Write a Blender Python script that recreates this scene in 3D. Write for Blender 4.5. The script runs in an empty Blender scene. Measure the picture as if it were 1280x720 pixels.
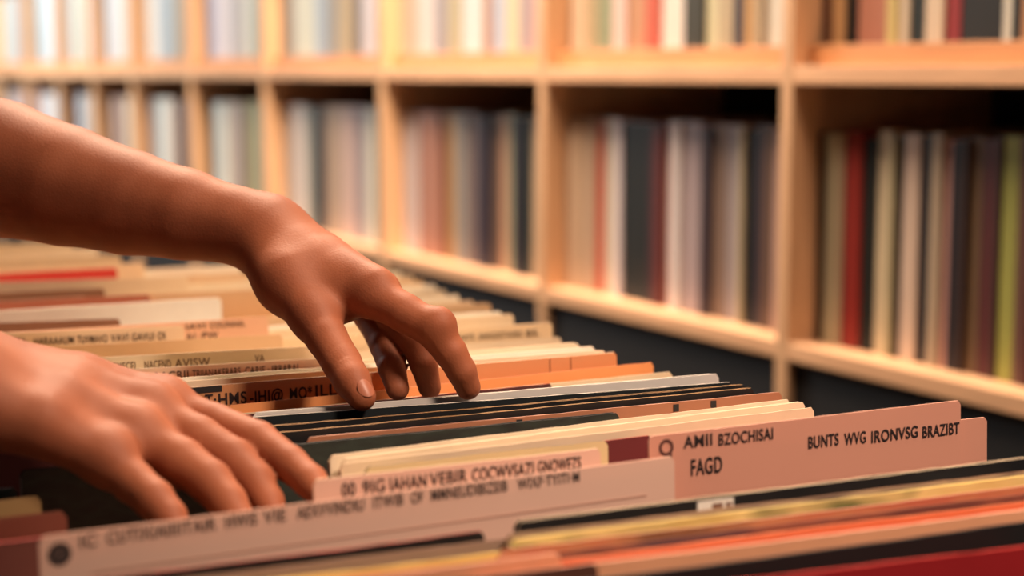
import bpy, bmesh, math, random
import numpy as np
from mathutils import Vector, Matrix
random.seed(7)
SC = bpy.context.scene
COL = SC.collection

# ---------------------------------------------------------------- camera model
F = 2050.0                                    # focal length in pixels of the 1280 wide frame
PITCH = math.atan(270 / F)
HEAD = math.atan(1140 / math.hypot(F, 270))   # heading, clockwise from +Y (the long axis of shelf and bin)
CAM = np.array([0, 0, 1.2])
Hh = np.array([math.sin(HEAD), math.cos(HEAD), 0])
RT = np.array([math.cos(HEAD), -math.sin(HEAD), 0])
ZZ = np.array([0, 0, 1.0])
FW = Hh * math.cos(PITCH) - ZZ * math.sin(PITCH)
UP = Hh * math.sin(PITCH) + ZZ * math.cos(PITCH)
def ray(x, y): return FW + RT * (x - 640) / F + UP * (360 - y) / F
def onz(x, y, z): d = ray(x, y); return CAM + d * (z - CAM[2]) / d[2]
def onX(x, y, X): d = ray(x, y); return CAM + d * X / d[0]
def atd(x, y, t): return CAM + ray(x, y) * t
def px_of(p): v = np.array(p) - CAM; return 640 + F * (v @ RT) / (v @ FW)

cam = bpy.data.cameras.new('camera'); co = bpy.data.objects.new('camera', cam); COL.objects.link(co)
co.location = CAM
co.rotation_euler = (math.pi / 2 - PITCH, 0, -HEAD)
cam.sensor_width = 36; cam.lens = F / 1280 * 36
cam.clip_start = .02; cam.clip_end = 60
cam.dof.use_dof = True; cam.dof.focus_distance = 1.0; cam.dof.aperture_fstop = 3.9
SC.camera = co
SC.view_settings.view_transform = 'Standard'; SC.view_settings.look = 'None'
SC.view_settings.gamma = 1; SC.view_settings.exposure = 0; SC.view_settings.use_curve_mapping = False

# ---------------------------------------------------------------- helpers
def tag(o, label=None, cat=None, group=None, kind=None):
    if label: o['label'] = label
    if cat: o['category'] = cat
    if group: o['group'] = group
    if kind: o['kind'] = kind
    return o
def link(name, me, mats, parent=None):
    o = bpy.data.objects.new(name, me); COL.objects.link(o)
    for m in (mats if isinstance(mats, (list, tuple)) else [mats]): me.materials.append(m)
    if parent: o.parent = parent
    return o
def mesh(name, V, Fc, mi=None, smooth=False):
    me = bpy.data.meshes.new(name); me.from_pydata([tuple(map(float, v)) for v in V], [], [tuple(map(int, f)) for f in Fc])
    if mi is not None: me.polygons.foreach_set('material_index', mi)
    if smooth: me.polygons.foreach_set('use_smooth', [True] * len(me.polygons))
    me.update(); return me
def empty(name, loc=(0, 0, 0)):
    o = bpy.data.objects.new(name, None); o.location = loc; o.empty_display_size = .05; COL.objects.link(o); return o
def box_mesh(name, lo, hi, bev=0.0, seg=2):
    bm = bmesh.new(); bmesh.ops.create_cube(bm, size=1)
    for v in bm.verts:
        for i in range(3): v.co[i] = lo[i] if v.co[i] < 0 else hi[i]
    if bev: bmesh.ops.bevel(bm, geom=bm.edges[:], offset=bev, segments=seg, profile=.6, affect='EDGES')
    bm.normal_update()
    me = bpy.data.meshes.new(name); bm.to_mesh(me); bm.free(); return me

def lin(c):
    return tuple(((v / 255) / 12.92 if v <= 10 else ((v / 255 + .055) / 1.055) ** 2.4) for v in c) + (1,)
_M = {}
def nodes(m):
    m.use_nodes = True; nt = m.node_tree; b = nt.nodes['Principled BSDF']; return nt, b
def N(nt, t, **k):
    n = nt.nodes.new(t)
    for a, v in k.items():
        if a in n.inputs: n.inputs[a].default_value = v
        else: setattr(n, a, v)
    return n
def paper(rgb, rough=.6, var=.12, scale=30, stretch=(1, 1, 1)):
    """printed card: even colour with light mottling and rubbing"""
    key = ('p', rgb, rough, var, scale, stretch)
    if key in _M: return _M[key]
    m = bpy.data.materials.new('printed_card'); nt, b = nodes(m); L = nt.links
    tc = N(nt, 'ShaderNodeTexCoord'); mp = N(nt, 'ShaderNodeMapping', Scale=stretch); no = N(nt, 'ShaderNodeTexNoise', Scale=scale, Detail=4.0)
    L.new(tc.outputs['Object'], mp.inputs['Vector']); L.new(mp.outputs[0], no.inputs['Vector'])
    mx = N(nt, 'ShaderNodeMix', data_type='RGBA')
    c = lin(rgb)
    mx.inputs[6].default_value = tuple(v * (1 - var) for v in c[:3]) + (1,)
    mx.inputs[7].default_value = tuple(min(1, v * (1 + var)) for v in c[:3]) + (1,)
    L.new(no.outputs['Fac'], mx.inputs[0]); L.new(mx.outputs[2], b.inputs['Base Color'])
    b.inputs['Roughness'].default_value = rough
    bp = N(nt, 'ShaderNodeBump', Strength=.12, Distance=.001); L.new(no.outputs['Fac'], bp.inputs['Height']); L.new(bp.outputs[0], b.inputs['Normal'])
    _M[key] = m; return m
def patchy(cols, scale=14, rough=.5, key=None, stretch=(1, 1, 2.5)):
    """cover artwork: blotches of several printed colours"""
    k = ('a', tuple(cols), scale, stretch)
    if k in _M: return _M[k]
    m = bpy.data.materials.new('cover_artwork'); nt, b = nodes(m); L = nt.links
    tc = N(nt, 'ShaderNodeTexCoord'); mp = N(nt, 'ShaderNodeMapping', Scale=stretch, Location=(len(_M) * 1.7, 0, 0)); no = N(nt, 'ShaderNodeTexNoise', Scale=scale, Detail=3.0)
    L.new(tc.outputs['Object'], mp.inputs['Vector']); L.new(mp.outputs[0], no.inputs['Vector'])
    r = N(nt, 'ShaderNodeValToRGB'); e = r.color_ramp.elements
    e[0].position = .36; e[1].position = .64; e[0].color = lin(cols[0]); e[1].color = lin(cols[-1])
    for i, c in enumerate(cols[1:-1]):
        q = e.new(.36 + .28 * (i + 1) / (len(cols) - 1)); q.color = lin(c)
    L.new(no.outputs['Fac'], r.inputs['Fac']); L.new(r.outputs['Color'], b.inputs['Base Color']); b.inputs['Roughness'].default_value = rough
    _M[k] = m; return m
def wood(rgb, rough=.5, st=(12, 1.5, 12), lo=.85):
    key = ('w', rgb, st)
    if key in _M: return _M[key]
    m = bpy.data.materials.new('pale_pine'); nt, b = nodes(m); L = nt.links
    tc = N(nt, 'ShaderNodeTexCoord'); mp = N(nt, 'ShaderNodeMapping', Scale=st); no = N(nt, 'ShaderNodeTexNoise', Scale=4.0, Detail=5.0, Distortion=.6)
    L.new(tc.outputs['Object'], mp.inputs['Vector']); L.new(mp.outputs[0], no.inputs['Vector'])
    r = N(nt, 'ShaderNodeValToRGB'); e = r.color_ramp.elements; c = lin(rgb)
    e[0].position = .3; e[1].position = .7
    e[0].color = tuple(v * lo for v in c[:3]) + (1,); e[1].color = tuple(min(1, v * 1.06) for v in c[:3]) + (1,)
    L.new(no.outputs['Fac'], r.inputs['Fac']); L.new(r.outputs['Color'], b.inputs['Base Color']); b.inputs['Roughness'].default_value = rough
    bp = N(nt, 'ShaderNodeBump', Strength=.1, Distance=.002); L.new(no.outputs['Fac'], bp.inputs['Height']); L.new(bp.outputs[0], b.inputs['Normal'])
    _M[key] = m; return m
INK = paper((22, 20, 22), .6)
VINYL = paper((12, 12, 14), .25)
INNER = paper((232, 222, 200), .7)
EDGE = {'cream': paper((234, 212, 182), .7), 'white': paper((238, 232, 222), .7), 'tan': paper((205, 160, 110), .7), 'dark': paper((40, 36, 36), .6),
        'blue': paper((28, 44, 60), .5), 'red': paper((190, 40, 32), .6), 'orange': paper((228, 132, 86), .6), 'pink': paper((222, 170, 150), .7),
        'yellow': paper((226, 200, 120), .6), 'brown': paper((120, 78, 58), .6), 'grey': paper((190, 185, 180), .6)}

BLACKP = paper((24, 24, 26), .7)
# ---------------------------------------------------------------- room
WOOD = wood((230, 184, 144)); WOODV = wood((220, 178, 138), .5, (14, 14, 1.4)); DARKWOOD = wood((70, 48, 34))
def slab(name, lo, hi, m, **k): o = link(name, box_mesh(name, lo, hi), m); tag(o, kind='structure'); return o
slab('floor', (-2.6, -1.6, -.05), (1.85, 8.6, 0), wood((60, 46, 38)))
slab('wall_right', (1.80, -1.6, 0), (1.85, 8.6, 2.8), paper((90, 78, 68), .9))
slab('ceiling', (-2.6, -1.6, 2.8), (1.85, 8.6, 2.85), paper((96, 88, 80), .9))
slab('wall_far', (-2.6, 8.6, 0), (1.85, 8.65, 2.8), paper((120, 112, 104), .9))

# ---------------------------------------------------------------- shelving unit
XS = 1.41                                  # front plane of the shelving
POSTS = [.45, 1.122, 1.796, 2.463, 3.131, 3.822, 4.40, 4.96, 5.42, 5.90, 6.42, 6.98, 7.55]   # far face of each upright
TH = .024; DEP = .37
ZB = [.08, .443, .806, 1.184, 1.562]       # undersides of boards
unit = empty('shelving_unit', (XS, 1.81, 0))
tag(unit, 'tall pale wooden shelving unit of square bays full of records', 'shelf')
def part(name, lo, hi, m, bev=.0015):
    lo = [lo[i] - unit.location[i] for i in range(3)]; hi = [hi[i] - unit.location[i] for i in range(3)]
    return link(name, box_mesh(name, lo, hi, bev), m, unit)
for z in ZB: part('shelf_board', (XS, POSTS[0] - TH, z), (XS + DEP, POSTS[-1], z + TH), WOOD)
for i, y in enumerate(POSTS):
    part('upright', (XS - .001, y - TH, 0), (XS + DEP, y, ZB[-1] + TH + .001), WOODV)
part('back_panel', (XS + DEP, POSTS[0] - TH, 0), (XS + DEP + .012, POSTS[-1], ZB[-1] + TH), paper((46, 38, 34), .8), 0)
for a, b_ in zip(POSTS[:-1], POSTS[1:]):   # low stop rail standing behind the front edge of the middle board
    part('stop_rail', (XS + .024, a + .001, ZB[3] + TH), (XS + .035, b_ - TH - .001, ZB[3] + TH + .028), wood((208, 152, 106)))
REC_H = .29; RX = XS + .041
for a, b_ in zip(POSTS[:-1], POSTS[1:]):   # black panels added to stand for the shade inside the bottom bays
    for q in (0, 1): part('shade_panel', (XS + .012, a + .001, ZB[q] + TH + .001), (XS + .024, b_ - TH - .001, ZB[q + 1] - .001), BLACKP, 0)

NAMES = {'cream': (222, 200, 172), 'white': (226, 222, 216), 'beige': (196, 168, 136), 'pink': (212, 170, 150), 'red': (176, 40, 38), 'orange red': (222, 84, 52),
         'black': (26, 24, 26), 'charcoal': (52, 48, 50), 'dark brown': (66, 44, 38), 'brown': (120, 80, 62), 'grey': (168, 160, 156), 'lime green': (172, 176, 70),
         'maroon': (104, 36, 40), 'tan': (198, 148, 96), 'salmon': (196, 128, 108), 'dark green': (40, 66, 56), 'pale blue': (176, 194, 204), 'grey green': (150, 156, 134),
         'yellow': (216, 184, 110), 'navy': (38, 48, 66), 'mauve': (128, 104, 102), 'rust': (160, 88, 56)}
_g = lambda c: sum(c) / 3
NAMES = {k: tuple(int((v * .82 + _g(c) * .18) * .93) for v in c) for k, c in NAMES.items()}
ORD = ['first', 'second', 'third', 'fourth', 'fifth', 'sixth', 'seventh', 'eighth', 'ninth', 'tenth', 'eleventh', 'twelfth', 'thirteenth', 'fourteenth', 'fifteenth',
       'sixteenth', 'seventeenth', 'eighteenth', 'nineteenth', 'twentieth', 'twenty-first', 'twenty-second', 'twenty-third', 'twenty-fourth', 'twenty-fifth', 'twenty-sixth'] + ['twenty-seventh', 'twenty-eighth', 'twenty-ninth', 'thirtieth', 'thirty-first', 'thirty-second', 'thirty-third', 'thirty-fourth']
def spine_mesh(w, h):
    """a filled record sleeve seen from its spine: rounded spine edges, slightly swollen"""
    return box_mesh('record_sleeve', (0, 0, 0), (.31, w, h), min(.0015, w * .3), 2)
# bays: key (row, bay) -> list of (width in cm, colour) from the near (right-hand) end going left
def stripes(s): return [(float(a), c) for c, a in (t.split(':') for t in s.split(','))]
# written from left to right as the photograph shows them, widths in image pixels
BAYS = {
 ('lower', 1): 'dark brown:10,cream:14,beige:8,navy:4,red:20,black:17,cream:16,beige:8,black:9,cream:20,black:16,beige:14,pink:10,black:12,dark brown:9,brown:16,maroon:18,dark brown:6,lime green:21,brown:10,maroon:13,tan:10,dark brown:16,cream:16,maroon:14,black:30,beige:26,brown:30,charcoal:30,tan:26,maroon:30',
 ('lower', 2): 'pink:20,pink:12,orange red:8,cream:14,white:8,black:32,dark brown:6,maroon:10,salmon:8,white:12,grey:22,dark brown:12,mauve:16,grey:16,beige:6,black:14,dark brown:8,brown:12,beige:14,charcoal:8,black:10',
 ('lower', 3): 'white:18,salmon:22,rust:8,tan:10,grey green:12,mauve:10,charcoal:14,brown:10,tan:8,grey green:8,black:12,charcoal:8,beige:10,grey:6,black:12',
 ('lower', 4): 'white:24,grey:10,black:12,beige:18,cream:14,grey:12,white:12,charcoal:12,grey:8,navy:4',
 ('lower', 5): 'charcoal:8,white:12,cream:12,mauve:6,beige:14,grey:12,white:10',
 ('lower', 6): 'grey:10,white:16,cream:8,charcoal:10,grey:12,beige:8',
 ('lower', 7): 'charcoal:10,beige:12,mauve:6,cream:10,white:14,grey:10',
 ('lower', 8): 'charcoal:8,pale blue:8,grey:10,cream:8,beige:8',
 ('lower', 9): 'grey:8,white:10,pale blue:8,charcoal:8,cream:8',
 ('lower', 10): 'navy:8,white:8,grey:10,beige:8,pale blue:8',
 ('lower', 11): 'charcoal:8,white:8,cream:10,pale blue:8',
 ('upper', 1): 'brown:8,yellow:10,black:9,salmon:24,yellow:9,cream:8,black:12,cream:14,red:12,black:32,white:9,black:8,tan:12,black:24,maroon:12,cream:6,tan:22,black:20,brown:12,cream:12,dark green:10,tan:14,maroon:14',
 ('upper', 2): 'cream:14,beige:12,grey green:18,cream:14,tan:18,orange red:15,white:24,charcoal:20,cream:12,beige:16,charcoal:12,tan:10,beige:8,white:22,pale blue:8,cream:12',
 ('upper', 3): 'cream:16,white:18,grey:12,beige:14,white:22,salmon:10,pale blue:14,cream:16,grey:12,pink:12,white:16',
 ('upper', 4): 'grey:14,white:18,pale blue:12,grey:12,beige:12,mauve:10,white:14,grey:12,charcoal:8',
 ('upper', 5): 'pale blue:14,white:14,pale blue:12,white:12,grey:12,white:12',
 ('upper', 6): 'white:12,pale blue:12,grey:10,beige:8,white:12',
 ('upper', 7): 'pale blue:12,white:14,cream:8,grey:10,pale blue:12',
 ('upper', 8): 'pale blue:12,beige:8,white:12,grey:8',
 ('upper', 9): 'grey:8,pale blue:12,white:10,cream:8,pale blue:8',
 ('upper', 10): 'white:10,pale blue:12,grey:8,cream:8',
 ('upper', 11): 'pale blue:10,white:10,grey:10,pale blue:8',
}
BAYNAME = {1: 'in the nearest bay', 2: 'in the second bay', 3: 'in the third bay', 4: 'in the fourth bay', 5: 'in the fifth bay', 6: 'in the sixth bay', 7: 'in the seventh bay',
           8: 'in the eighth bay', 9: 'in the ninth bay', 10: 'in the tenth bay', 11: 'in the eleventh bay'}
rnd = random.Random(3)
def Yat(px):
    lo, hi = .4, 9.0
    for _ in range(40):
        m = (lo + hi) / 2
        if px_of((RX, m, 1.0)) > px: lo = m
        else: hi = m
    return lo
for (row, k), s in BAYS.items():
    near, far = POSTS[k], POSTS[k + 1] - TH       # bay between uprights, along Y
    if k == 1: near, far = POSTS[1], POSTS[2] - TH
    lst = stripes(s); tot = sum(a for a, _ in lst)
    # convert image widths into real widths at the record plane: walk in screen x
    xl = px_of((RX, far - .004, 1.0)); xr = px_of((RX, near + .004, 1.0))
    pass
    x = xl; n = 0; z0 = (ZB[2] if row == 'lower' else ZB[3]) + TH
    for wpx, c in lst:
        xa, xb = x, x + wpx / tot * (xr - xl); x = xb
        ya, yb = Yat(xb), Yat(xa)
        if c == 'gap': continue
        w = yb - ya - .0012; h = REC_H + rnd.uniform(-.004, .004) - (.004 if c in ('black', 'charcoal', 'navy') else 0)
        rgb = tuple(max(0, min(255, v + rnd.randint(-8, 8))) for v in NAMES[c])
        o = link('record', spine_mesh(w, h), paper(rgb, .55, .18, 6, (1, 30, 2)))
        o.location = (RX + rnd.uniform(-.002, .006), ya + .0006, z0 + .0006)
        tag(o, '%s spine, %s from the left, %s %s row' % (c, ORD[n], BAYNAME[k], row), 'record', 'records on the %s shelf of the wall shelving' % ('upper' if row == 'upper' else 'lower'))
        n += 1

# ---------------------------------------------------------------- record bin
LEAN = math.radians(3.0)
ZTRAY = .683
def board_mesh(name, L, h, t, y0, bow, seed, r=.003, wear=.0004, nx=28):
    """one sheet of card, slightly bowed, softly rounded and worn top corners; slot 0 printed face, slot 1 cut edge"""
    rr = random.Random(seed); V = []; Fc = []; mi = []
    zs = [0, .25, .5, .7, .85, .94, 1.0]
    xs = [0, .002, .006] + [L * (i / nx) for i in range(1, nx)] + [L - .006, L - .002, L]
    xs = sorted(set(round(x, 5) for x in xs)); ph = rr.uniform(0, 6)
    def top(x):
        d = min(x, L - x); c = 0 if d >= r else r - math.sqrt(max(0, r * r - (r - d) ** 2))
        return h - c - (wear * abs(math.sin(x * 90 + ph) * math.sin(x * 31 + ph)) if d > r else 0)
    def yy(x, z, s):
        u = x / L; return y0 + s * t / 2 + bow * math.sin(math.pi * u) * (z / h) ** 2 + (.0005 * math.sin(7 * u + ph) * (z / h) if bow else 0)
    n = len(zs)
    for s in (-1, 1):
        for x in xs:
            for z in zs: zz = z * top(x); V.append((x, yy(x, zz, s), zz))
    off = len(xs) * n
    for i in range(len(xs) - 1):
        for j in range(n - 1):
            a = i * n + j; Fc.append((a, a + n, a + n + 1, a + 1)); mi.append(0)
            Fc.append((off + a, off + a + 1, off + a + n + 1, off + a + n)); mi.append(0)
        a = i * n + n - 1; Fc.append((a, a + n, off + a + n, off + a)); mi.append(1)
        a = i * n; Fc.append((a, off + a, off + a + n, a + n)); mi.append(1)
    for j in range(n - 1):
        a = j; Fc.append((a, a + 1, off + a + 1, off + a)); mi.append(1)
        a = (len(xs) - 1) * n + j; Fc.append((a, off + a, off + a + 1, a + 1)); mi.append(1)
    return V, Fc, mi
def merge(parts):
    V = []; Fc = []; mi = []
    for v, f, m in parts:
        o = len(V); V += v; Fc += [tuple(i + o for i in q) for q in f]; mi += m
    return V, Fc, mi
def smooth_by_angle(me, deg=40):
    me.polygons.foreach_set('use_smooth', [True] * len(me.polygons))
    bm = bmesh.new(); bm.from_mesh(me)
    for e in bm.edges:
        if len(e.link_faces) == 2 and e.calc_face_angle(0) > math.radians(deg): e.smooth = False
    bm.to_mesh(me); bm.free()
def lettering(parent, text, x, ztop, size, y, mat=INK, width=None, bold=.012, name='lettering'):
    cu = bpy.data.curves.new('lettering', 'FONT'); cu.body = text; cu.size = 1.0; cu.offset = bold; cu.extrude = .006; cu.space_character = 1.08
    t = bpy.data.objects.new('tmp', cu); COL.objects.link(t)
    dg = bpy.context.evaluated_depsgraph_get(); dg.update()
    me = bpy.data.meshes.new_from_object(t.evaluated_get(dg)); bpy.data.objects.remove(t)
    xs = [v.co.x for v in me.vertices]; ys = [v.co.y for v in me.vertices]
    x0, x1, y1, y0 = min(xs), max(xs), max(ys), min(0, min(ys)); kx = (width / (x1 - x0)) if width else size
    for v in me.vertices: v.co.x = (v.co.x - x0) * kx; v.co.y = (v.co.y - y1) * size; v.co.z *= .01
    o = link(name, me, mat, parent); o.rotation_euler = (math.pi / 2, 0, 0); o.location = (x, y, ztop)
    return o
def xat(e, h, px):
    """distance along the item's top edge at which it passes image column px"""
    M = e.rotation_quaternion.to_matrix(); lo, hi = -.2, .6
    for _ in range(40):
        m = (lo + hi) / 2
        if px_of(np.array(e.location + M @ Vector((m, 0, h)))) < px: lo = m
        else: hi = m
    return lo
def words_on(e, h, items, mat, y=-.0009, bold=.012):
    for txt, p0, p1, off, size in items:
        a_, b_ = xat(e, h, p0), xat(e, h, p1); lettering(e, txt, a_, h - off, size, y, mat, b_ - a_, bold)
ITEMS = []
PLACED = []
def place(name, xr, yr, xl, yl, z, L=.315, anchor='r', t=.004):
    """stand an item in the bin behind the ones already there: it slides back (and sits a little lower) until it touches nothing"""
    for _ in range(400):
        if anchor == 'r' and L > .2: L = min(L, onz(xr, yr, z)[0] - .153)
        pr, pl = onz(xr, yr, z), onz(xl, yl, z)
        d = pr - pl; d /= math.hypot(d[0], d[1]); T = (pr - d * L) if anchor == 'r' else pl; R_ = T + d * L
        adj = (.99 - z) * math.tan(LEAN); ok = True
        for (R2, L2, a2, t2) in PLACED:
            lo, hi = max(T[0], L2[0]), min(R_[0], R2[0])
            if hi <= lo: continue
            f = lambda A, B, x: A[1] + (B[1] - A[1]) * (x - A[0]) / (B[0] - A[0])
            if min(f(T, R_, x) + adj - f(L2, R2, x) - a2 for x in (lo, hi)) < (t + t2) / 2 + .0016: ok = False; break
        if ok: break
        z -= .0004
    PLACED.append((R_, T, adj, t))
    print('%-14s z %.4f Y %.3f X %.3f..%.3f' % (name, z, R_[1], T[0], R_[0]))
    yaw = math.atan2(d[1], d[0])
    M = Matrix.Rotation(yaw, 3, 'Z') @ Matrix.Rotation(-LEAN, 3, 'X')
    h = (z - ZTRAY) / math.cos(LEAN)
    b = Vector(T) - M @ Vector((0, 0, h))
    e = empty(name, b); e.rotation_mode = 'QUATERNION'; e.rotation_quaternion = M.to_quaternion()
    return e, h, L
def record(label, xr, yr, xl, yl, z, t, face, edge, disc=True, inner='cream', L=.315, group=None, bow=None, name='record', drop=.0012, anchor='r', gapless=False):
    e, h, L = place(name, xr, yr, xl, yl, z, L, anchor, t)
    tag(e, label, 'record', group)
    seed = len(ITEMS); rr = random.Random(seed); bow = rr.uniform(-.001, .001) if bow is None else bow
    tb = .0007
    if gapless:
        V, Fc, mi = board_mesh('s', L, h, t, 0, bow, seed)
    else:
        V, Fc, mi = merge([board_mesh('s', L, h, tb, -t / 2 + tb / 2, bow, seed), board_mesh('s', L, h - rr.uniform(0, .0012), tb, t / 2 - tb / 2, bow, seed + 99)])
        # closed spine strip along the left edge and the bottom
        for lo, hi in (((0, -t / 2, 0), (tb, t / 2, h - .004)), ((0, -t / 2, 0), (L, t / 2, tb))):
            o = len(V); V += [(x, y, z_) for x in (lo[0], hi[0]) for y in (lo[1], hi[1]) for z_ in (lo[2], hi[2])]
            Fc += [tuple(i + o for i in q) for q in ((0, 1, 3, 2), (4, 6, 7, 5), (0, 4, 5, 1), (2, 3, 7, 6), (0, 2, 6, 4), (1, 5, 7, 3))]; mi += [0] * 6
    me = mesh('sleeve', V, Fc, mi); smooth_by_angle(me)
    link('sleeve', me, [face, EDGE[edge]], e)
    if not gapless:
        V, Fc, mi = board_mesh('i', L - .006, h - .003 - drop, min(.0012, t * .3), t * .12, bow, seed + 7, r=.012)
        o = link('inner_sleeve', mesh('inner_sleeve', V, Fc, mi), [EDGE[inner], EDGE[inner]], e); o.location = (.003, 0, .0015)
        if disc:
            bm = bmesh.new(); R = min(.1505, (h - .006) / 2)
            bmesh.ops.create_cone(bm, cap_ends=True, segments=72, radius1=R, radius2=R, depth=.0014, matrix=Matrix.Translation((L / 2, -t * .22, .0025 + R)) @ Matrix.Rotation(math.pi / 2, 4, 'X'))
            m2 = bpy.data.meshes.new('disc'); bm.to_mesh(m2); bm.free(); link('disc', m2, VINYL, e)
    ITEMS.append(e); return e, h
CARD = paper((212, 152, 132), .45, .05, 9); CARD2 = paper((226, 186, 168), .45, .05, 9); CARD3 = paper((216, 160, 140), .45, .05, 9)
def card(label, xr, yr, xl, yl, z, L, face, edge='pink', anchor='r', t=.0011, bow=0):
    e, h, L = place('divider_card', xr, yr, xl, yl, z, L, anchor, t)
    tag(e, label, 'divider card'); seed = len(ITEMS)
    me = mesh('card', *board_mesh('c', L, h, t, 0, bow, seed, r=.0025, wear=.0001)); smooth_by_angle(me)
    link('card', me, [face, EDGE[edge]], e); ITEMS.append(e); return e, h
def rect(parent, x0, x1, z0, z1, y, mat, name='printed_patch'):
    return link(name, box_mesh(name, (x0, y - .0001, z0), (x1, y + .0001, z1)), mat, parent)
def ring(parent, cx, cz, R, r, y, mat, name='printed_ring'):
    V = []; Fc = []; n = 40
    for i in range(n):
        a = 2 * math.pi * i / n
        for rad in (R, r): V += [(cx + rad * math.cos(a), y, cz + rad * math.sin(a))]
    for i in range(n): j = (i + 1) % n; Fc.append((2 * i, 2 * j, 2 * j + 1, 2 * i + 1))
    return link(name, mesh(name, V, Fc), mat, parent)
G = 'records standing in the bin'
# front of the bin, nearest first ------------------------------------------------
P = lambda *c: paper(tuple(c), .5)
record('dark red record sleeve in the nearest corner of the bin', 1330, 675, 800, 738, .985, .005, P(150, 26, 32), 'red', bow=0)
record('black sleeve directly behind the dark red one at the near end of the bin', 1330, 644, 640, 736, .988, .005, P(24, 24, 26), 'dark', disc=False, inner='brown')
record('brown sleeve at the bottom edge below the peach and orange ones', 745, 702, 450, 738, .988, .004, P(90, 54, 44), 'brown', disc=False, inner='brown')
record('peach record sleeve with a broad pale top in front of the bright orange one', 1330, 630, 600, 720, .990, .004, P(232, 168, 130), 'pink', inner='pink', disc=False)
record('short peach sleeve low at the near left of the bin', 700, 690, 430, 723, .990, .004, P(226, 160, 124), 'pink', inner='pink', disc=False)
record('bright orange edged record sleeve near the front of the bin', 1325, 620, 600, 711, .991, .004, P(218, 116, 78), 'orange', inner='orange', disc=False)
record('brown and mauve record sleeve behind the bright orange edged one', 1320, 611, 600, 702, .991, .003, patchy([(110, 66, 60), (150, 92, 74), (86, 60, 70)]), 'brown', inner='brown', disc=False)
record('salmon sleeve ending beside the yellow one at the near left', 760, 684, 400, 727, .991, .003, patchy([(196, 110, 84), (160, 100, 80)]), 'brown', inner='brown', disc=False)
record('salmon record sleeve behind the brown and mauve one', 1315, 602, 600, 690, .992, .003, patchy([(206, 110, 84), (214, 140, 96), (150, 96, 66)]), 'pink', inner='tan')
record('bright yellow edged record sleeve ending mid-row at the front', 722, 678, 300, 729, .993, .004, P(228, 190, 96), 'yellow', inner='yellow', disc=False)
record('yellow cream sleeve with green patches near the front of the bin', 1310, 590, 600, 679, .993, .004, patchy([(226, 206, 138), (206, 180, 110), (226, 206, 138), (96, 108, 64)], 9), 'yellow', inner='yellow', disc=False)
record('grey brown record sleeve behind the yellow sleeve with green patches', 1300, 585, 600, 671, .993, .003, patchy([(150, 128, 108), (176, 150, 124), (120, 100, 90)], 20), 'brown', inner='grey')
record('grey sleeve standing low in front of the long pale lettered card', 660, 668, 300, 713, .992, .004, P(150, 128, 116), 'brown', inner='grey', disc=False)
bk, hb = record('black record sleeve with cream top edge and small white barcode label', 1290, 570, 612, 655, .997, .005, P(18, 20, 24), 'cream', inner='cream', bow=0, disc=False)
x_ = .098
rect(bk, x_, x_ + .021, hb - .009, hb - .0012, -.0033, EDGE['white'], 'barcode_label')
for q, wq in ((.0085, .006), (.0165, .0018), (.019, .0009)): rect(bk, x_ + q, x_ + q + wq, hb - .0085, hb - .003, -.0036, EDGE['brown'], 'barcode_print')
record('black sleeve with dark red top ending in front of the long pale card', 604, 662, 300, 700, .994, .004, P(20, 18, 20), 'red', inner='dark', disc=False)
# lettered cards ------------------------------------------------------------------
CI = paper((66, 54, 52), .6)
A, hA = card('long pale lettered divider card in front of the near hand', 842, 570, 52, 671, 1.0, .3275, CARD2, 'pink')
ring(A, .0085, hA - .0085, .0052, .0004, -.0008, CI, 'printed_disc')
words_on(A, hA, [('IC', 99, 120, .0012, .0082), ('CUTIXIAIII', 133, 220, .0010, .0082), ('ITAIR', 224, 269, .0010, .0082), ('HWIS', 281, 320, .0010, .0082), ('VIE', 329, 356, .0010, .0082),
    ('AEXVVINDIU', 370, 454, .0010, .0082), ('ITWIB', 466, 503, .0010, .0080), ('OF', 513, 528, .0010, .0080), ('MMNEUDIBIZEIB', 538, 633, .0010, .0080), ('WIXF·TYITI·M', 646, 723, .0014, .0075)], CI)
rect(A, .022, .31, hA - .0190, hA - .0186, -.0008, paper((176, 128, 112), .6), 'printed_line')
B, hB = card('large pink card with ring mark and two lines of black lettering', 1200, 500, 812, 545, 1.008, .215, CARD, 'pink')
D, hD = card('plain pink card standing furthest right, behind the ring-marked card', 1233, 521, 900, 557, 1.004, .19, CARD, 'pink')
E_, hE = card('pale card with heavy black lettering ending beside the maroon sleeve', 750, 560, 425, 596, 1.004, .158, CARD2, 'cream')
words_on(E_, hE, [('00', 426, 443, .0030, .0096), ('9IG', 452, 480, .0030, .0096), ('JAHAN', 484, 532, .0030, .0096), ('VEBIR', 536, 583, .0030, .0096), ('COCWVSAZI', 589, 666, .0030, .0096), ('GNOWEZS', 671, 725, .0030, .0092)], paper((52, 42, 42), .6), bold=.018)
record('sleeve with dark blue top edge behind the heavy lettered card', 757, 549, 400, 588, 1.001, .004, P(214, 196, 150), 'blue', inner='blue', disc=False, L=.14)
record('maroon edged record sleeve ending just left of the ring-marked card', 812, 543, 700, 557, 1.0, .004, P(96, 34, 40), 'red', inner='dark', disc=False, L=.14)
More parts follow.
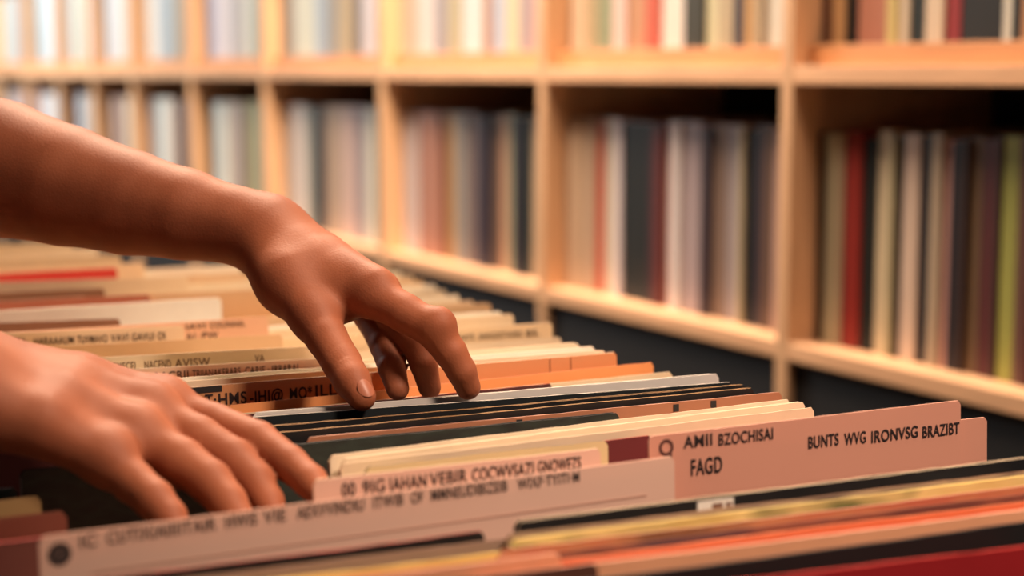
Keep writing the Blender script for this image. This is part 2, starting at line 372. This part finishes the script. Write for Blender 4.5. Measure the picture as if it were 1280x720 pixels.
# ring mark and lettering of the big card (left end at .0, right end at .205)
INKB = paper((40, 28, 30), .6)
ring(B, .0105, hB - .0072, .0046, .0028, -.0008, paper((88, 52, 48), .6)); rect(B, .0120, .0140, hB - .0132, hB - .0105, -.0008, paper((88, 52, 48), .6), 'printed_tail')
words_on(B, hB, [('AMII', 853, 889, .0022, .0092), ('BZOCHISAI', 897, 965, .0030, .0090), ('FAGD', 862, 901, .0152, .0125), ('BUNTS', 1009, 1047, .0105, .0096), ('WVG', 1054, 1081, .0112, .0096),
    ('IRONVSG', 1088, 1146, .0118, .0096), ('BRAZIBT', 1152, 1198, .0128, .0096)], INKB, bold=.018)
NB = [(82, 638, 0, 648, .992, P(120, 60, 46), 'brown', 'red brown small sleeve beside the near hand at the left edge'),
      (70, 668, -60, 684, .990, P(96, 50, 44), 'red', 'dull red small sleeve at the lower left corner'),
      (50, 618, -40, 628, .990, P(170, 136, 90), 'brown', 'tan edged small sleeve under the near palm at the left edge'),
      (20, 607, -60, 616, .990, P(70, 84, 84), 'grey', 'grey blue small sleeve furthest back of four under the near palm')]
for xr, yr, xl, yl, z, fc, ed, lb in [NB[1], NB[0], NB[2], NB[3]]: record(lb, xr, yr, xl, yl, z, .005, fc, ed, disc=False, L=.12)
# behind the big card ---------------------------------------------------------------
record('cream sleeve directly behind the big pink card, first of three', 1015, 508, 600, 558, .999, .004, P(226, 204, 174), 'cream', disc=False, L=.308)
record('cream sleeve behind the big pink card, middle of three', 1003, 501, 600, 551, .999, .004, P(230, 212, 184), 'cream', disc=False, L=.308)
record('pale cream record sleeve furthest back of three behind the big pink card', 985, 498, 600, 545, .999, .003, P(232, 216, 190), 'cream', L=.308)
gl, hl = record('dark green black sleeve with white scribbles at its left end', 772, 515, 350, 556, .996, .005, patchy([(20, 26, 26), (36, 46, 42), (20, 22, 24)], 30), 'dark', inner='dark', disc=False, L=.35)
xg = xat(gl, hl, 352)
for i in range(9): rect(gl, xg + i * .0028 + (i % 3) * .001, xg + .001 + i * .0028 + (i % 3) * .001, hl - .0065 + (i % 2) * .002, hl - .002, -.0031, EDGE['grey'], 'cover_scribble')
mm, hm = record('tan brown sleeve with small dark marks along its top', 975, 489, 600, 525, 1.0, .004, P(176, 118, 88), 'pink', inner='tan', bow=0)
for q in (.128, .235, .262): rect(mm, q, q + .004, hm - .006, hm - .0015, -.0023, EDGE['dark'], 'cover_mark')
record('black record sleeve with thin tan edge, right end behind the tan brown one', 940, 484, 600, 516, 1., .004, P(18, 18, 20), 'tan', inner='tan', disc=True)
record('black record sleeve second in front of the thick pale grey one', 930, 480, 600, 509, 1., .004, P(22, 20, 22), 'tan', inner='dark')
record('dark sleeve with thin white edge directly in front of the pale grey one', 915, 477, 600, 500, 1.0, .003, P(24, 30, 34), 'white', inner='dark', disc=False)
record('thick pale grey sleeve pinched between the thumb and fingers', 895, 466, 600, 491, 1.002, .007, P(214, 209, 204), 'white', inner='white', disc=True, bow=0)
record('bright red topped sleeve behind the fingertips', 688, 478, 300, 518, .994, .004, P(74, 26, 24), 'red', inner='red', disc=False, L=.37)  # face colour darkened to stand for the deep shade below the near hand
record('pale cream sleeve end beside the orange ones right of the hand', 838, 464, 600, 487, .999, .004, P(230, 206, 170), 'cream', disc=False)
record('orange record sleeve with end just right of the brown orange card', 815, 452, 600, 474, 1.002, .004, P(232, 156, 98), 'orange', inner='tan')
Tc, hT = card('orange tan lettered card under the fingers with a black square', 770, 440, 240, 484, 1.003, .335, paper((216, 152, 104), .45, .08, 9), 'cream', t=.0016)
words_on(Tc, hT, [('T·', 255, 269, .0052, .0105), ('HMS', 272, 307, .0052, .0105), ('-IHI@', 311, 353, .0052, .0105), ('MO*', 361, 389, .0052, .0105), ('ILL', 393, 420, .0052, .0105)], INKB, y=-.0012, bold=.018)
xq = xat(Tc, hT, 236)
rect(Tc, xq, xq + .021, hT - .0042, hT - .0002, -.0010, EDGE['dark'], 'black_square')
rect(Tc, xat(Tc, hT, 686), xat(Tc, hT, 687), hT - .014, hT - .001, -.0010, EDGE['brown'], 'printed_line'); rect(Tc, xat(Tc, hT, 712), xat(Tc, hT, 713), hT - .014, hT - .001, -.0010, EDGE['brown'], 'printed_line')
rect(Tc, .001, .333, hT - .0215, hT - .0165, -.0010, EDGE['orange'], 'printed_band')
# the far half of the bin: pale sleeves and cards --------------------------------
def pale(label, xr, yr, xl, yl, z, face, edge='cream', t=.005, **k): return record(label, xr, yr, xl, yl, z, t, face, edge, disc=False, **k)
CR = P(242, 224, 194); WH = P(246, 240, 228); TN = P(226, 190, 148); PK = P(226, 184, 160)
pale('cream sleeve directly behind the orange tan lettered card', 755, 437, 200, 478, 1.004, CR)
pale('pale cream sleeve with its end seen behind the orange tan card', 742, 432, 560, 446, 1.004, WH)
pale('cream sleeve under the near knuckles with an orange top', 520, 452, 180, 474, 1.002, P(228, 140, 96), 'orange')
k4, h4 = card('cream card with faint lettering low above the near hand', 430, 446, 150, 462, 1.006, .315, paper((238, 220, 186), .5, .05, 9), 'cream')
words_on(k4, h4, [('AACRII', 190, 235, .0030, .0070), ('TRIIANAKERARS', 240, 300, .0030, .0070), ('CARIE · IRRARAI', 306, 372, .0030, .0070)], CI)
pale('cream record sleeve ending at the dark gap right of the fingers', 722, 428, 560, 441, 1.002, CR)
k3, h3 = card('cream card with a short line of lettering above the near wrist', 400, 432, 120, 447, 1.012, .315, paper((240, 222, 190), .5, .05, 9), 'cream')
words_on(k3, h3, [('TITE', 103, 129, .0040, .0078), ('ACMECEL,', 133, 173, .0040, .0078), ('NACEND', 180, 213, .0040, .0078), ('AVISW', 218, 262, .0040, .0078), ('VA', 318, 330, .0040, .0070)], paper((120, 92, 74), .6))
pale('tan edged sleeve behind the short lettered card', 352, 417, 245, 423, 1.004, TN, 'tan')
pale('cream sleeve in front of the narrow card with one line of lettering', 700, 421, 560, 431, 1.002, CR)
k2, h2 = card('narrow cream card with one line of dark lettering right of the fingers', 690, 403, 560, 411, 1.012, .315, paper((240, 216, 178), .5, .05, 9), 'cream')
words_on(k2, h2, [('IRVAYS', 566, 592, .0050, .0072), ('IARGISTAIRS', 598, 652, .0050, .0072), ('BS.', 657, 674, .0050, .0072)], paper((84, 66, 56), .6))
k1, h1 = card('cream card with a long line of black lettering at the left edge', 230, 407, 0, 417, 1.010, .315, paper((238, 220, 190), .5, .05, 9), 'cream')
words_on(k1, h1, [('TI:', 18, 34, .0040, .0080), ('HARAAAUM', 42, 92, .0040, .0080), ('TUVMAVO', 96, 134, .0040, .0080), ('VAVI', 138, 160, .0040, .0080), ('GAVUI OI', 164, 206, .0040, .0080)], paper((58, 46, 40), .6), bold=.015)
k0, h0 = card('pinkish card with two short words beneath the wrist', 335, 396, 200, 404, 1.010, .315, paper((232, 190, 160), .5, .05, 9), 'pink')
words_on(k0, h0, [('AL·PW', 231, 272, .0090, .0080), ('IAVI', 232, 256, .0018, .0060), ('COUNNSL', 262, 306, .0018, .0060)], CI)
rect(k0, xat(k0, h0, 211), xat(k0, h0, 220), h0 - .010, h0 - .003, -.0008, EDGE['red'], 'red_square')
far = [  # xr, yr, xl, yl, z, face, edge, label
 (640, 392, 520, 400, 1.006, CR, 'cream', 'cream sleeve standing behind the narrow lettered card'),
 (150, 398, 0, 403, 1.004, P(150, 110, 84), 'brown', 'dull brown topped sleeve behind the long lettered cream card'),
 (625, 388, 520, 395, 1.004, WH, 'white', 'white sleeve, second one behind the narrow lettered card'),
 (275, 372, 160, 379, 1.008, WH, 'white', 'bright white sleeve under the wrist'),
 (186, 367, 90, 372, 1.006, P(176, 98, 70), 'brown', 'red brown sleeve beside the bright white one'),
 (612, 379, 500, 386, 1.006, TN, 'cream', 'tan faced sleeve ending near the far knuckle'),
 (108, 370, 0, 376, 1.004, P(206, 172, 134), 'grey', 'beige sleeve left of the red brown one'),
 (340, 360, 240, 365, 1.004, TN, 'tan', 'tan sleeve behind the bright white one'),
 (590, 375, 500, 381, 1.002, CR, 'cream', 'cream sleeve directly behind the tan faced one'),
 (130, 360, 0, 366, 1.004, P(140, 104, 84), 'brown', 'dark tan edged sleeve in front of the bright red one'),
 (572, 368, 480, 374, 1.004, WH, 'cream', 'pale sleeve third from the tan faced one towards the far end'),
 (235, 345, 0, 352, 1.008, CR, 'cream', 'cream sleeve directly in front of the bright red one'),
 (145, 334, 0, 342, 1.012, P(204, 52, 44), 'red', 'bright red sleeve at the far left of the bin'),
 (330, 349, 240, 354, 1.004, CR, 'cream', 'cream sleeve behind the tan one under the wrist'),
 (555, 362, 470, 368, 1.004, CR, 'cream', 'cream sleeve ending where the shelf board corner shows behind'),
 (320, 340, 200, 346, 1.004, P(226, 196, 160), 'cream', 'beige sleeve level with the bright red one'),
 (543, 355, 460, 361, 1.006, WH, 'cream', 'pale cream sleeve fourth from the far right end'),
 (180, 328, 20, 335, 1.004, CR, 'cream', 'cream sleeve directly behind the bright red one'),
 (528, 350, 440, 356, 1.004, TN, 'cream', 'tan cream sleeve third from the far right end'),
 (300, 330, 180, 336, 1.004, WH, 'cream', 'white sleeve half hidden below the forearm'),
 (515, 344, 430, 350, 1.004, CR, 'cream', 'cream sleeve second from the far right end'),
 (150, 318, 0, 325, 1.004, P(206, 176, 140), 'grey', 'beige sleeve second behind the bright red one'),
 (500, 339, 420, 344, 1.004, WH, 'cream', 'pale sleeve at the far right end of the bin'),
 (120, 309, 0, 315, 1.004, CR, 'cream', 'cream sleeve third behind the bright red one'),
 (90, 301, 0, 306, 1.002, P(214, 190, 156), 'grey', 'greyish sleeve at the far left end of the bin'),
]
for xr, yr, xl, yl, z, fc, ed, lb in far: pale(lb, xr, yr, xl, yl, z, fc, ed, t=.008)

# ---------------------------------------------------------------- bin carcass
def crate(loc, x0, x1, y0, y1, label, m):
    r = empty('record_bin', (x0, y0, 0)); tag(r, label, 'record bin')
    def bp(n, lo, hi): link(n, box_mesh(n, [lo[0] - x0, lo[1] - y0, lo[2]], [hi[0] - x0, hi[1] - y0, hi[2]], .002), m, r)
    t = .018
    bp('tray', (x0 + t, y0 + t, ZTRAY - .025), (x1 - t, y1 - t, ZTRAY - .007))
    bp('side_panel', (x0, y0, 0), (x0 + t, y1, .86)); bp('side_panel', (x1 - t, y0, 0), (x1, y1, .86))
    bp('end_panel', (x0 + t, y0, 0), (x1 - t, y0 + t, .86)); bp('end_panel', (x0 + t, y1 - t, 0), (x1 - t, y1, .86))
    return r
crate(0, .030, .83, .42, 2.32, 'long dark wooden bin holding the rows of records and cards', DARKWOOD)

# ---------------------------------------------------------------- the person
def smin(a, b, k):
    h = np.maximum(k - np.abs(a - b), 0) / k
    return np.minimum(a, b) - h * h * k * .25
def cone(Pt, a, b, ra, rb):
    a = np.asarray(a, np.float32); b = np.asarray(b, np.float32); ba = b - a; L2 = float(ba @ ba)
    pa = Pt - a; h = np.clip((pa @ ba) / L2, 0, 1)
    return np.sqrt(((pa - h[..., None] * ba) ** 2).sum(-1)) - (ra + (rb - ra) * h)
def chain(Pt, pts, k=.004):
    d = None
    for (a, ra), (b, rb) in zip(pts[:-1], pts[1:]):
        c = cone(Pt, a, b, ra, rb); d = c if d is None else smin(d, c, k)
    return d
def surface(field, lo, hi, h, B=np.eye(3)):
    """closed surface of a distance field on a grid (axes = rows of B)"""
    lo = np.array(lo); hi = np.array(hi); n = np.ceil((hi - lo) / h).astype(int) + 1
    D = np.empty(n, np.float32)
    gy, gz = np.meshgrid(np.arange(n[1]), np.arange(n[2]), indexing='ij')
    step = max(1, int(250000 / (n[1] * n[2])))
    for i in range(0, n[0], step):
        j = min(n[0], i + step); g = np.empty((j - i, n[1], n[2], 3), np.float32)
        g[..., 0] = (lo[0] + np.arange(i, j) * h)[:, None, None]; g[..., 1] = lo[1] + gy * h; g[..., 2] = lo[2] + gz * h
        D[i:j] = field((g @ B.astype(np.float32)).reshape(-1, 3)).reshape(j - i, n[1], n[2])
    S = D < 0
    c = sum(S[a:n[0] - 1 + a, b:n[1] - 1 + b, e:n[2] - 1 + e].astype(np.int8) for a in (0, 1) for b in (0, 1) for e in (0, 1))
    act = (c > 0) & (c < 8); idx = np.full(act.shape, -1, np.int64); cells = np.argwhere(act); idx[act] = np.arange(len(cells))
    acc = np.zeros((len(cells), 3)); cnt = np.zeros(len(cells)); ci, cj, ck = cells.T
    for ax in range(3):
        o = [(0, 0), (0, 1), (1, 0), (1, 1)]
        for u, v in o:
            p0 = [0, 0, 0]; oth = [q for q in range(3) if q != ax]; p0[oth[0]] = u; p0[oth[1]] = v; p1 = list(p0); p1[ax] = 1
            a = D[ci + p0[0], cj + p0[1], ck + p0[2]]; b = D[ci + p1[0], cj + p1[1], ck + p1[2]]
            m = (a < 0) != (b < 0); t = np.where(m, a / np.where(m, a - b, 1), 0)
            pt = np.array(p0, float)[None] + np.eye(3)[ax][None] * t[:, None]
            acc[m] += pt[m]; cnt[m] += 1
    V = (cells + acc / cnt[:, None]) * h + lo
    V = V @ B
    Fc = []
    for ax in range(3):
        sl0 = [slice(1, n[q] - 1) for q in range(3)]; sl0[ax] = slice(0, n[ax] - 1); sl1 = list(sl0); sl1[ax] = slice(1, n[ax])
        a = S[tuple(sl0)]; b = S[tuple(sl1)]; e = np.argwhere(a != b); sgn = a[tuple(e.T)]
        e = e + np.array([0 if q == ax else 1 for q in range(3)])
        u, v = (ax + 1) % 3, (ax + 2) % 3; du = np.eye(3, dtype=int)[u]; dv = np.eye(3, dtype=int)[v]
        q = [idx[tuple((e - du - dv).T)], idx[tuple((e - dv).T)], idx[tuple(e.T)], idx[tuple((e - du).T)]]
        q = np.stack(q, 1); q[~sgn] = q[~sgn][:, ::-1]; Fc.append(q)
    Fc = np.concatenate(Fc)
    # project the vertices onto the surface
    for _ in range(2):
        d0 = field(V.astype(np.float32)); g = np.stack([field((V + ax * h * .5).astype(np.float32)) - d0 for ax in np.eye(3)], 1); g /= np.linalg.norm(g, axis=1)[:, None] + 1e-9
        V = V - g * np.clip(d0, -h, h)[:, None] * .9
    return V, Fc
def at(x, y, t): return atd(x, y, t).astype(np.float32)

# left arm: reaches in over the bin, thumb and fingers pinch the pale grey sleeve
LA = dict(elbow=(at(-235, 150, 1.16), .048))
FORE = [LA['elbow'], (at(-90, 187, 1.135), .0495), (at(0, 211, 1.12), .0465), (at(80, 232, 1.105), .0405), (at(160, 253, 1.095), .0350), (at(230, 268, 1.085), .0300), (at(290, 281, 1.08), .0256), (at(330, 292, 1.078), .0236)]
def left_arm(Pt):
    d = chain(Pt, FORE, .003)
    d = smin(d, chain(Pt, [(at(235, 262, 1.10), .022), (at(335, 284, 1.11), .0195)], .004), .012)
    # back of the hand: one bone per finger
    W = at(335, 292, 1.085)
    idx = [(at(338, 296, 1.070), .0205), (at(400, 330, 1.050), .0165), (at(466, 369, 1.022), .0132)]
    mid = [(at(340, 288, 1.085), .0200), (at(405, 322, 1.070), .0150), (at(474, 364, 1.048), .0125)]
    rng = [(at(342, 286, 1.100), .0180), (at(405, 322, 1.090), .0140), (at(464, 360, 1.072), .0115)]
    pky = [(at(342, 288, 1.112), .0160), (at(400, 328, 1.108), .0130), (at(448, 366, 1.092), .0105)]
    p = None
    for c in (idx, mid, rng, pky):
        q = chain(Pt, c, .004); p = q if p is None else smin(p, q, .013)
    # ball of the thumb
    th = smin(chain(Pt, [(at(335, 318, 1.062), .0190), (at(362, 352, 1.040), .0205), (at(394, 396, 1.020), .0142)], .01), chain(Pt, [(at(362, 340, 1.055), .018), (at(428, 376, 1.035), .0140)], .01), .014)
    p = smin(p, th, .012)
    f = chain(Pt, [idx[-1], (at(506, 391, 1.010), .0120), (at(541, 411, 1.002), .0114), (at(563, 440, 1.002), .0100), (at(577, 464, 1.004), .0090), (at(585, 484, 1.008), .0078)], .0018)
    f2 = chain(Pt, [mid[-1], (at(498, 404, 1.045), .0115), (at(520, 428, 1.032), .0102), (at(530, 456, 1.026), .0086), (at(537, 484, 1.028), .0072)], .0018)
    f3 = chain(Pt, [rng[-1], (at(468, 400, 1.068), .0110), (at(482, 432, 1.044), .0100), (at(490, 460, 1.025), .0086), (at(497, 486, 1.015), .0072)], .0018)
    f4 = chain(Pt, [pky[-1], (at(458, 395, 1.096), .0088), (at(474, 425, 1.092), .0080), (at(486, 450, 1.084), .0072), (at(494, 468, 1.076), .0064)], .0018)
    t = chain(Pt, [(at(392, 396, 1.020), .0145), (at(408, 422, 1.006), .0126), (at(427, 453, .992), .0118), (at(440, 476, .980), .0110), (at(452, 496, .973), .0086)], .0022)
    g = np.minimum(np.minimum(f, f2), np.minimum(f3, f4))
    d = smin(d, p, .015); d = smin(d, g, .007)
    d = smin(d, t, .008)
    # tendons and knuckle bumps
    d = smin(d, cone(Pt, at(420, 318, 1.052), at(474, 350, 1.020), .0045, .006), .012)
    d = smin(d, cone(Pt, at(549, 404, 1.000), at(550, 405, 1.000), .0100, .0100), .006)
    # creases over the thumb joint
    for q in (-.0045, -.0012, .002, .0052):
        a0 = at(429, 452, .992); ax = at(452, 497, .982) - at(392, 394, 1.020); ax = ax / np.linalg.norm(ax)
        c0 = a0 + ax * q; v = Pt - c0; along = v @ ax; rad = np.sqrt(np.maximum((v * v).sum(-1) - along ** 2, 0))
        ring_ = np.sqrt(along ** 2 + (rad - .0118) ** 2); d = np.maximum(d, -(ring_ - .0009)) if False else d + .0005 * np.exp(-(ring_ / .0011) ** 2)
    return d
# right arm: nearer the camera, fingers down between the lettered cards
def right_arm(Pt):
    d = chain(Pt, [(at(-440, 330, .86), .046), (at(-300, 395, .845), .043), (at(-150, 452, .83), .033), (at(-60, 482, .82), .027)], .005)
    d = smin(d, chain(Pt, [(at(-180, 440, .86), .028), (at(-50, 470, .86), .024)], .02), .02)
    idx = [(at(-50, 468, .870), .024), (at(100, 485, .888), .0185), (at(205, 510, .895), .0130)]
    mid = [(at(-50, 480, .850), .024), (at(90, 492, .866), .0190), (at(188, 520, .870), .0135)]
    rng = [(at(-50, 492, .830), .023), (at(75, 510, .840), .0180), (at(172, 548, .845), .0125)]
    pky = [(at(-50, 505, .810), .022), (at(50, 530, .815), .0165), (at(135, 575, .822), .0115)]
    p = None
    for c in (idx, mid, rng, pky):
        q = chain(Pt, c, .004); p = q if p is None else smin(p, q, .014)
    th = chain(Pt, [(at(-20, 492, .885), .021), (at(90, 512, .880), .0155), (at(150, 540, .866), .0120), (at(192, 564, .850), .0100), (at(222, 584, .838), .0085)], .003)
    f = chain(Pt, [idx[-1], (at(268, 530, .885), .0110), (at(322, 552, .868), .0108), (at(362, 580, .852), .0094), (at(388, 602, .840), .0086), (at(402, 620, .831), .0072)], .0022)
    f2 = chain(Pt, [mid[-1], (at(248, 548, .858), .0118), (at(290, 574, .850), .0112), (at(318, 602, .842), .0100), (at(334, 628, .836), .0086), (at(340, 642, .832), .0074)], .0022)
    f3 = chain(Pt, [rng[-1], (at(226, 576, .836), .0118), (at(262, 602, .828), .0110), (at(284, 628, .820), .0098), (at(298, 650, .814), .0084)], .0022)
    f4 = chain(Pt, [pky[-1], (at(166, 602, .814), .0104), (at(192, 624, .806), .0098), (at(211, 647, .800), .0088), (at(221, 664, .796), .0074)], .0022)
    g = np.minimum(np.minimum(f, f2), np.minimum(f3, f4))
    d = smin(d, p, .018); d = smin(d, g, .008); d = smin(d, th, .008)
    for k_, r_ in ((at(203, 503, .893), .0135), (at(186, 513, .868), .0140), (at(170, 542, .843), .0130), (at(134, 570, .820), .0115)):
        d = smin(d, cone(Pt, k_, k_ + .0005, r_, r_), .010)
    for c in (idx, mid, rng):
        d = smin(d, cone(Pt, c[1][0] + np.float32([0, 0, .008]), c[2][0] + np.float32([0, 0, .004]), .006, .0085), .008)
    return d
# the rest of the body stands at the left of the bin
SH = {'l': np.float32([-.17, 1.24, 1.40]), 'r': np.float32([-.17, .90, 1.40])}
EL = {'l': LA['elbow'][0], 'r': at(-440, 330, .86)}
def torso(Pt, g=0.0):
    d = chain(Pt, [((-.20, 1.07, .95), .130), ((-.20, 1.07, 1.15), .120), ((-.19, 1.07, 1.33), .125)], .05)
    for y in (.985, 1.155): d = smin(d, chain(Pt, [((-.20, y, .94), .105), ((-.20, y, 1.12), .095), ((-.185, y, 1.34), .098)], .05), .06)
    for s in 'lr': d = smin(d, cone(Pt, (-.18, 1.07, 1.40), SH[s], .070, .062), .05)
    return d - g
def sleeve_f(Pt, s, g): return cone(Pt, SH[s], SH[s] * .28 + EL[s] * .72, .060 + g, .050 + g)
def body(Pt):
    d = torso(Pt)
    for s in 'lr': d = smin(d, cone(Pt, SH[s], EL[s], .056, .046), .03)
    d = smin(d, cone(Pt, (-.18, 1.07, 1.40), (-.15, 1.07, 1.53), .060, .055), .04)
    hd = chain(Pt, [((-.135, 1.07, 1.665), .092), ((-.095, 1.07, 1.60), .072), ((-.075, 1.07, 1.545), .045)], .05)
    hd = smin(hd, cone(Pt, (-.045, 1.07, 1.620), (-.028, 1.07, 1.592), .009, .013), .015)
    for y in (1.045, 1.095): hd = hd + .006 * np.exp(-(((Pt - np.float32([-.045, y, 1.628])) ** 2).sum(-1) / .012 ** 2))
    hd = smin(hd, cone(Pt, (-.048, 1.052, 1.560), (-.048, 1.088, 1.560), .006, .006), .008)
    for y in (.982, 1.158): hd = smin(hd, cone(Pt, (-.130, y, 1.645), (-.125, y, 1.610), .012, .009), .008)
    d = smin(d, hd, .03)
    for y in (.99, 1.15):
        d = smin(d, chain(Pt, [((-.20, y, .92), .092), ((-.19, y, .50), .060), ((-.20, y, .09), .042)], .03), .04)
        d = smin(d, cone(Pt, (-.20, y, .04), (-.11, y, .032), .038, .030), .03)
    return d
def skin():
    m = bpy.data.materials.new('skin'); nt, b = nodes(m); L = nt.links
    tc = N(nt, 'ShaderNodeTexCoord'); n1 = N(nt, 'ShaderNodeTexNoise', Scale=22.0, Detail=3.0); n2 = N(nt, 'ShaderNodeTexNoise', Scale=420.0, Detail=3.0); n3 = N(nt, 'ShaderNodeTexVoronoi', Scale=650.0)
    for q in (n1, n2, n3): L.new(tc.outputs['Object'], q.inputs['Vector'])
    r = N(nt, 'ShaderNodeValToRGB'); e = r.color_ramp.elements; e[0].position = .3; e[1].position = .7
    e[0].color = lin((146, 84, 58)); e[1].color = lin((166, 100, 70))
    L.new(n1.outputs['Fac'], r.inputs['Fac']); L.new(r.outputs['Color'], b.inputs['Base Color'])
    b.inputs['Roughness'].default_value = .6; b.inputs['Specular IOR Level'].default_value = .3; b.inputs['Subsurface Weight'].default_value = .06; b.inputs['Subsurface Radius'].default_value = (1, .35, .2); b.inputs['Subsurface Scale'].default_value = .006
    ad = N(nt, 'ShaderNodeMath', operation='ADD'); L.new(n2.outputs['Fac'], ad.inputs[0]); L.new(n3.outputs['Distance'], ad.inputs[1])
    bp = N(nt, 'ShaderNodeBump', Strength=.12, Distance=.0006); L.new(ad.outputs[0], bp.inputs['Height']); L.new(bp.outputs[0], b.inputs['Normal'])
    return m
SKIN = skin()
BL = np.stack([RT, np.cross(ZZ, RT), ZZ])       # grid axes turned with the arms
def bounds(pts, pad):
    q = np.array(pts) @ BL.T; return q.min(0) - pad, q.max(0) + pad
lo, hi = bounds([at(-235, 150, 1.16), at(-60, 188, 1.13), at(452, 505, .98), at(590, 495, 1.0), at(330, 290, 1.12), at(450, 366, 1.1)], .052)
V1, F1 = surface(left_arm, lo, hi, .0019, BL)
lo, hi = bounds([at(-440, 330, .86), at(-50, 505, .80), at(400, 625, .85), at(200, 520, .92), at(230, 668, .79)], .052)
V2, F2 = surface(right_arm, lo, hi, .0021, BL)
V3, F3 = surface(body, (-.42, .66, -.02), (.20, 1.52, 1.80), .011)
pm = mesh('person', np.concatenate([V1, V2, V3]), np.concatenate([F1, F2 + len(V1), F3 + len(V1) + len(V2)]), smooth=True)
person = link('person', pm, SKIN)
tag(person, 'person reaching in from the side with bare arms, flipping through the records with both hands', 'person')
def cloth(name, field, lo, hi, rgb, h=.011):
    V, Fc = surface(field, lo, hi, h); return link(name, mesh(name, V, Fc, smooth=True), paper(rgb, .85, .1, 60), person)
def shirt(Pt):
    d = torso(Pt, .010)
    for s in 'lr': d = smin(d, sleeve_f(Pt, s, .008), .03)
    return np.maximum(d, .90 - Pt[:, 2])
def trousers(Pt):
    d = chain(Pt, [((-.20, 1.02, .94), .130), ((-.20, 1.12, .94), .130)], .03)
    for y in (.99, 1.15): d = smin(d, chain(Pt, [((-.20, y, .92), .112), ((-.19, y, .50), .082), ((-.20, y, .11), .070)], .03), .02)
    return np.maximum(np.maximum(d, Pt[:, 2] - .98), .07 - Pt[:, 2])
def hair(Pt):
    d = chain(Pt, [((-.150, 1.07, 1.685), .098), ((-.165, 1.07, 1.64), .090)], .05)
    return np.maximum(d, (Pt[:, 0] + .085) * .8 - (Pt[:, 2] - 1.69) * .6)
cloth('shirt', shirt, (-.42, .66, .86), (.20, 1.52, 1.50), (34, 38, 44)); cloth('trousers', trousers, (-.40, .85, .04), (0.0, 1.30, 1.02), (40, 46, 62)); cloth('hair', hair, (-.30, .94, 1.5), (0, 1.20, 1.82), (30, 22, 18), .008)
# thumbnail of the far hand
def nail(c, ax, nrm, w, l, mat):
    ax = ax / np.linalg.norm(ax); nrm = nrm - ax * (nrm @ ax); nrm /= np.linalg.norm(nrm); sd = np.cross(nrm, ax); V = []; Fc = []; n, m = 14, 14
    for i in range(n + 1):
        for j in range(m + 1):
            u = -1 + 2 * i / n; v = -1 + 2 * j / m; uu = u * math.sqrt(1 - .5 * v * v); vv = v * math.sqrt(1 - .5 * u * u)
            V.append(c + sd * uu * w + ax * vv * l - nrm * (.42 * w * uu * uu + .10 * l * vv * vv) + nrm * .0004)
    for i in range(n):
        for j in range(m): a = i * (m + 1) + j; Fc.append((a, a + m + 1, a + m + 2, a + 1))
    return link('thumbnail', mesh('thumbnail', V, Fc, smooth=True), mat, person)
nm = bpy.data.materials.new('fingernail'); _, nb = nodes(nm); nb.inputs['Base Color'].default_value = lin((168, 104, 80)); nb.inputs['Roughness'].default_value = .42
tax = at(453, 499, .982) - at(441, 476, .985); tn = -FW * .75 + RT * .6 + ZZ * .1
tn = tn / np.linalg.norm(tn)
tnn = tn - (tax / np.linalg.norm(tax)) * (tn @ (tax / np.linalg.norm(tax))); tnn /= np.linalg.norm(tnn)
nail(at(451, 492, .973) + tnn * .0083, tax, tn, .0050, .0058, nm)

# ---------------------------------------------------------------- light
def area(name, loc, size, power, col, target, sy=None):
    l = bpy.data.lights.new(name, 'AREA'); l.shape = 'RECTANGLE'; l.size = size; l.size_y = sy or size; l.energy = power; l.color = col
    o = bpy.data.objects.new(name, l); COL.objects.link(o); o.location = loc
    d = Vector(target) - Vector(loc); o.rotation_euler = d.to_track_quat('-Z', 'Y').to_euler(); return o
area('ceiling_lamp', (.95, 2.5, 2.72), .7, 140, (1, .74, .53), (.9, 2.8, .9))
area('ceiling_lamp', (.2, 6.0, 2.72), 1.2, 205, (1, .97, .94), (1.3, 5.6, 1.0))
area('ceiling_lamp', (1.0, .75, 2.72), .5, 28, (1, .70, .50), (.7, .8, .9))
sl = bpy.data.lights.new('card_fill_spot', 'SPOT'); sl.energy = 185; sl.color = (1, .74, .56); sl.spot_size = math.radians(34); sl.spot_blend = .9; sl.shadow_soft_size = .2  # added unseen spot: brightens the card faces, cone kept off the far arm
so = bpy.data.objects.new('card_fill_spot', sl); COL.objects.link(so); so.location = (.95, -.35, 2.5)
so.rotation_euler = (Vector((.55, .62, 1.0)) - so.location).to_track_quat('-Z', 'Y').to_euler()
w = bpy.data.worlds.new('world'); SC.world = w; w.use_nodes = True
w.node_tree.nodes['Background'].inputs[0].default_value = (.25, .42, .5, 1); w.node_tree.nodes['Background'].inputs[1].default_value = .06
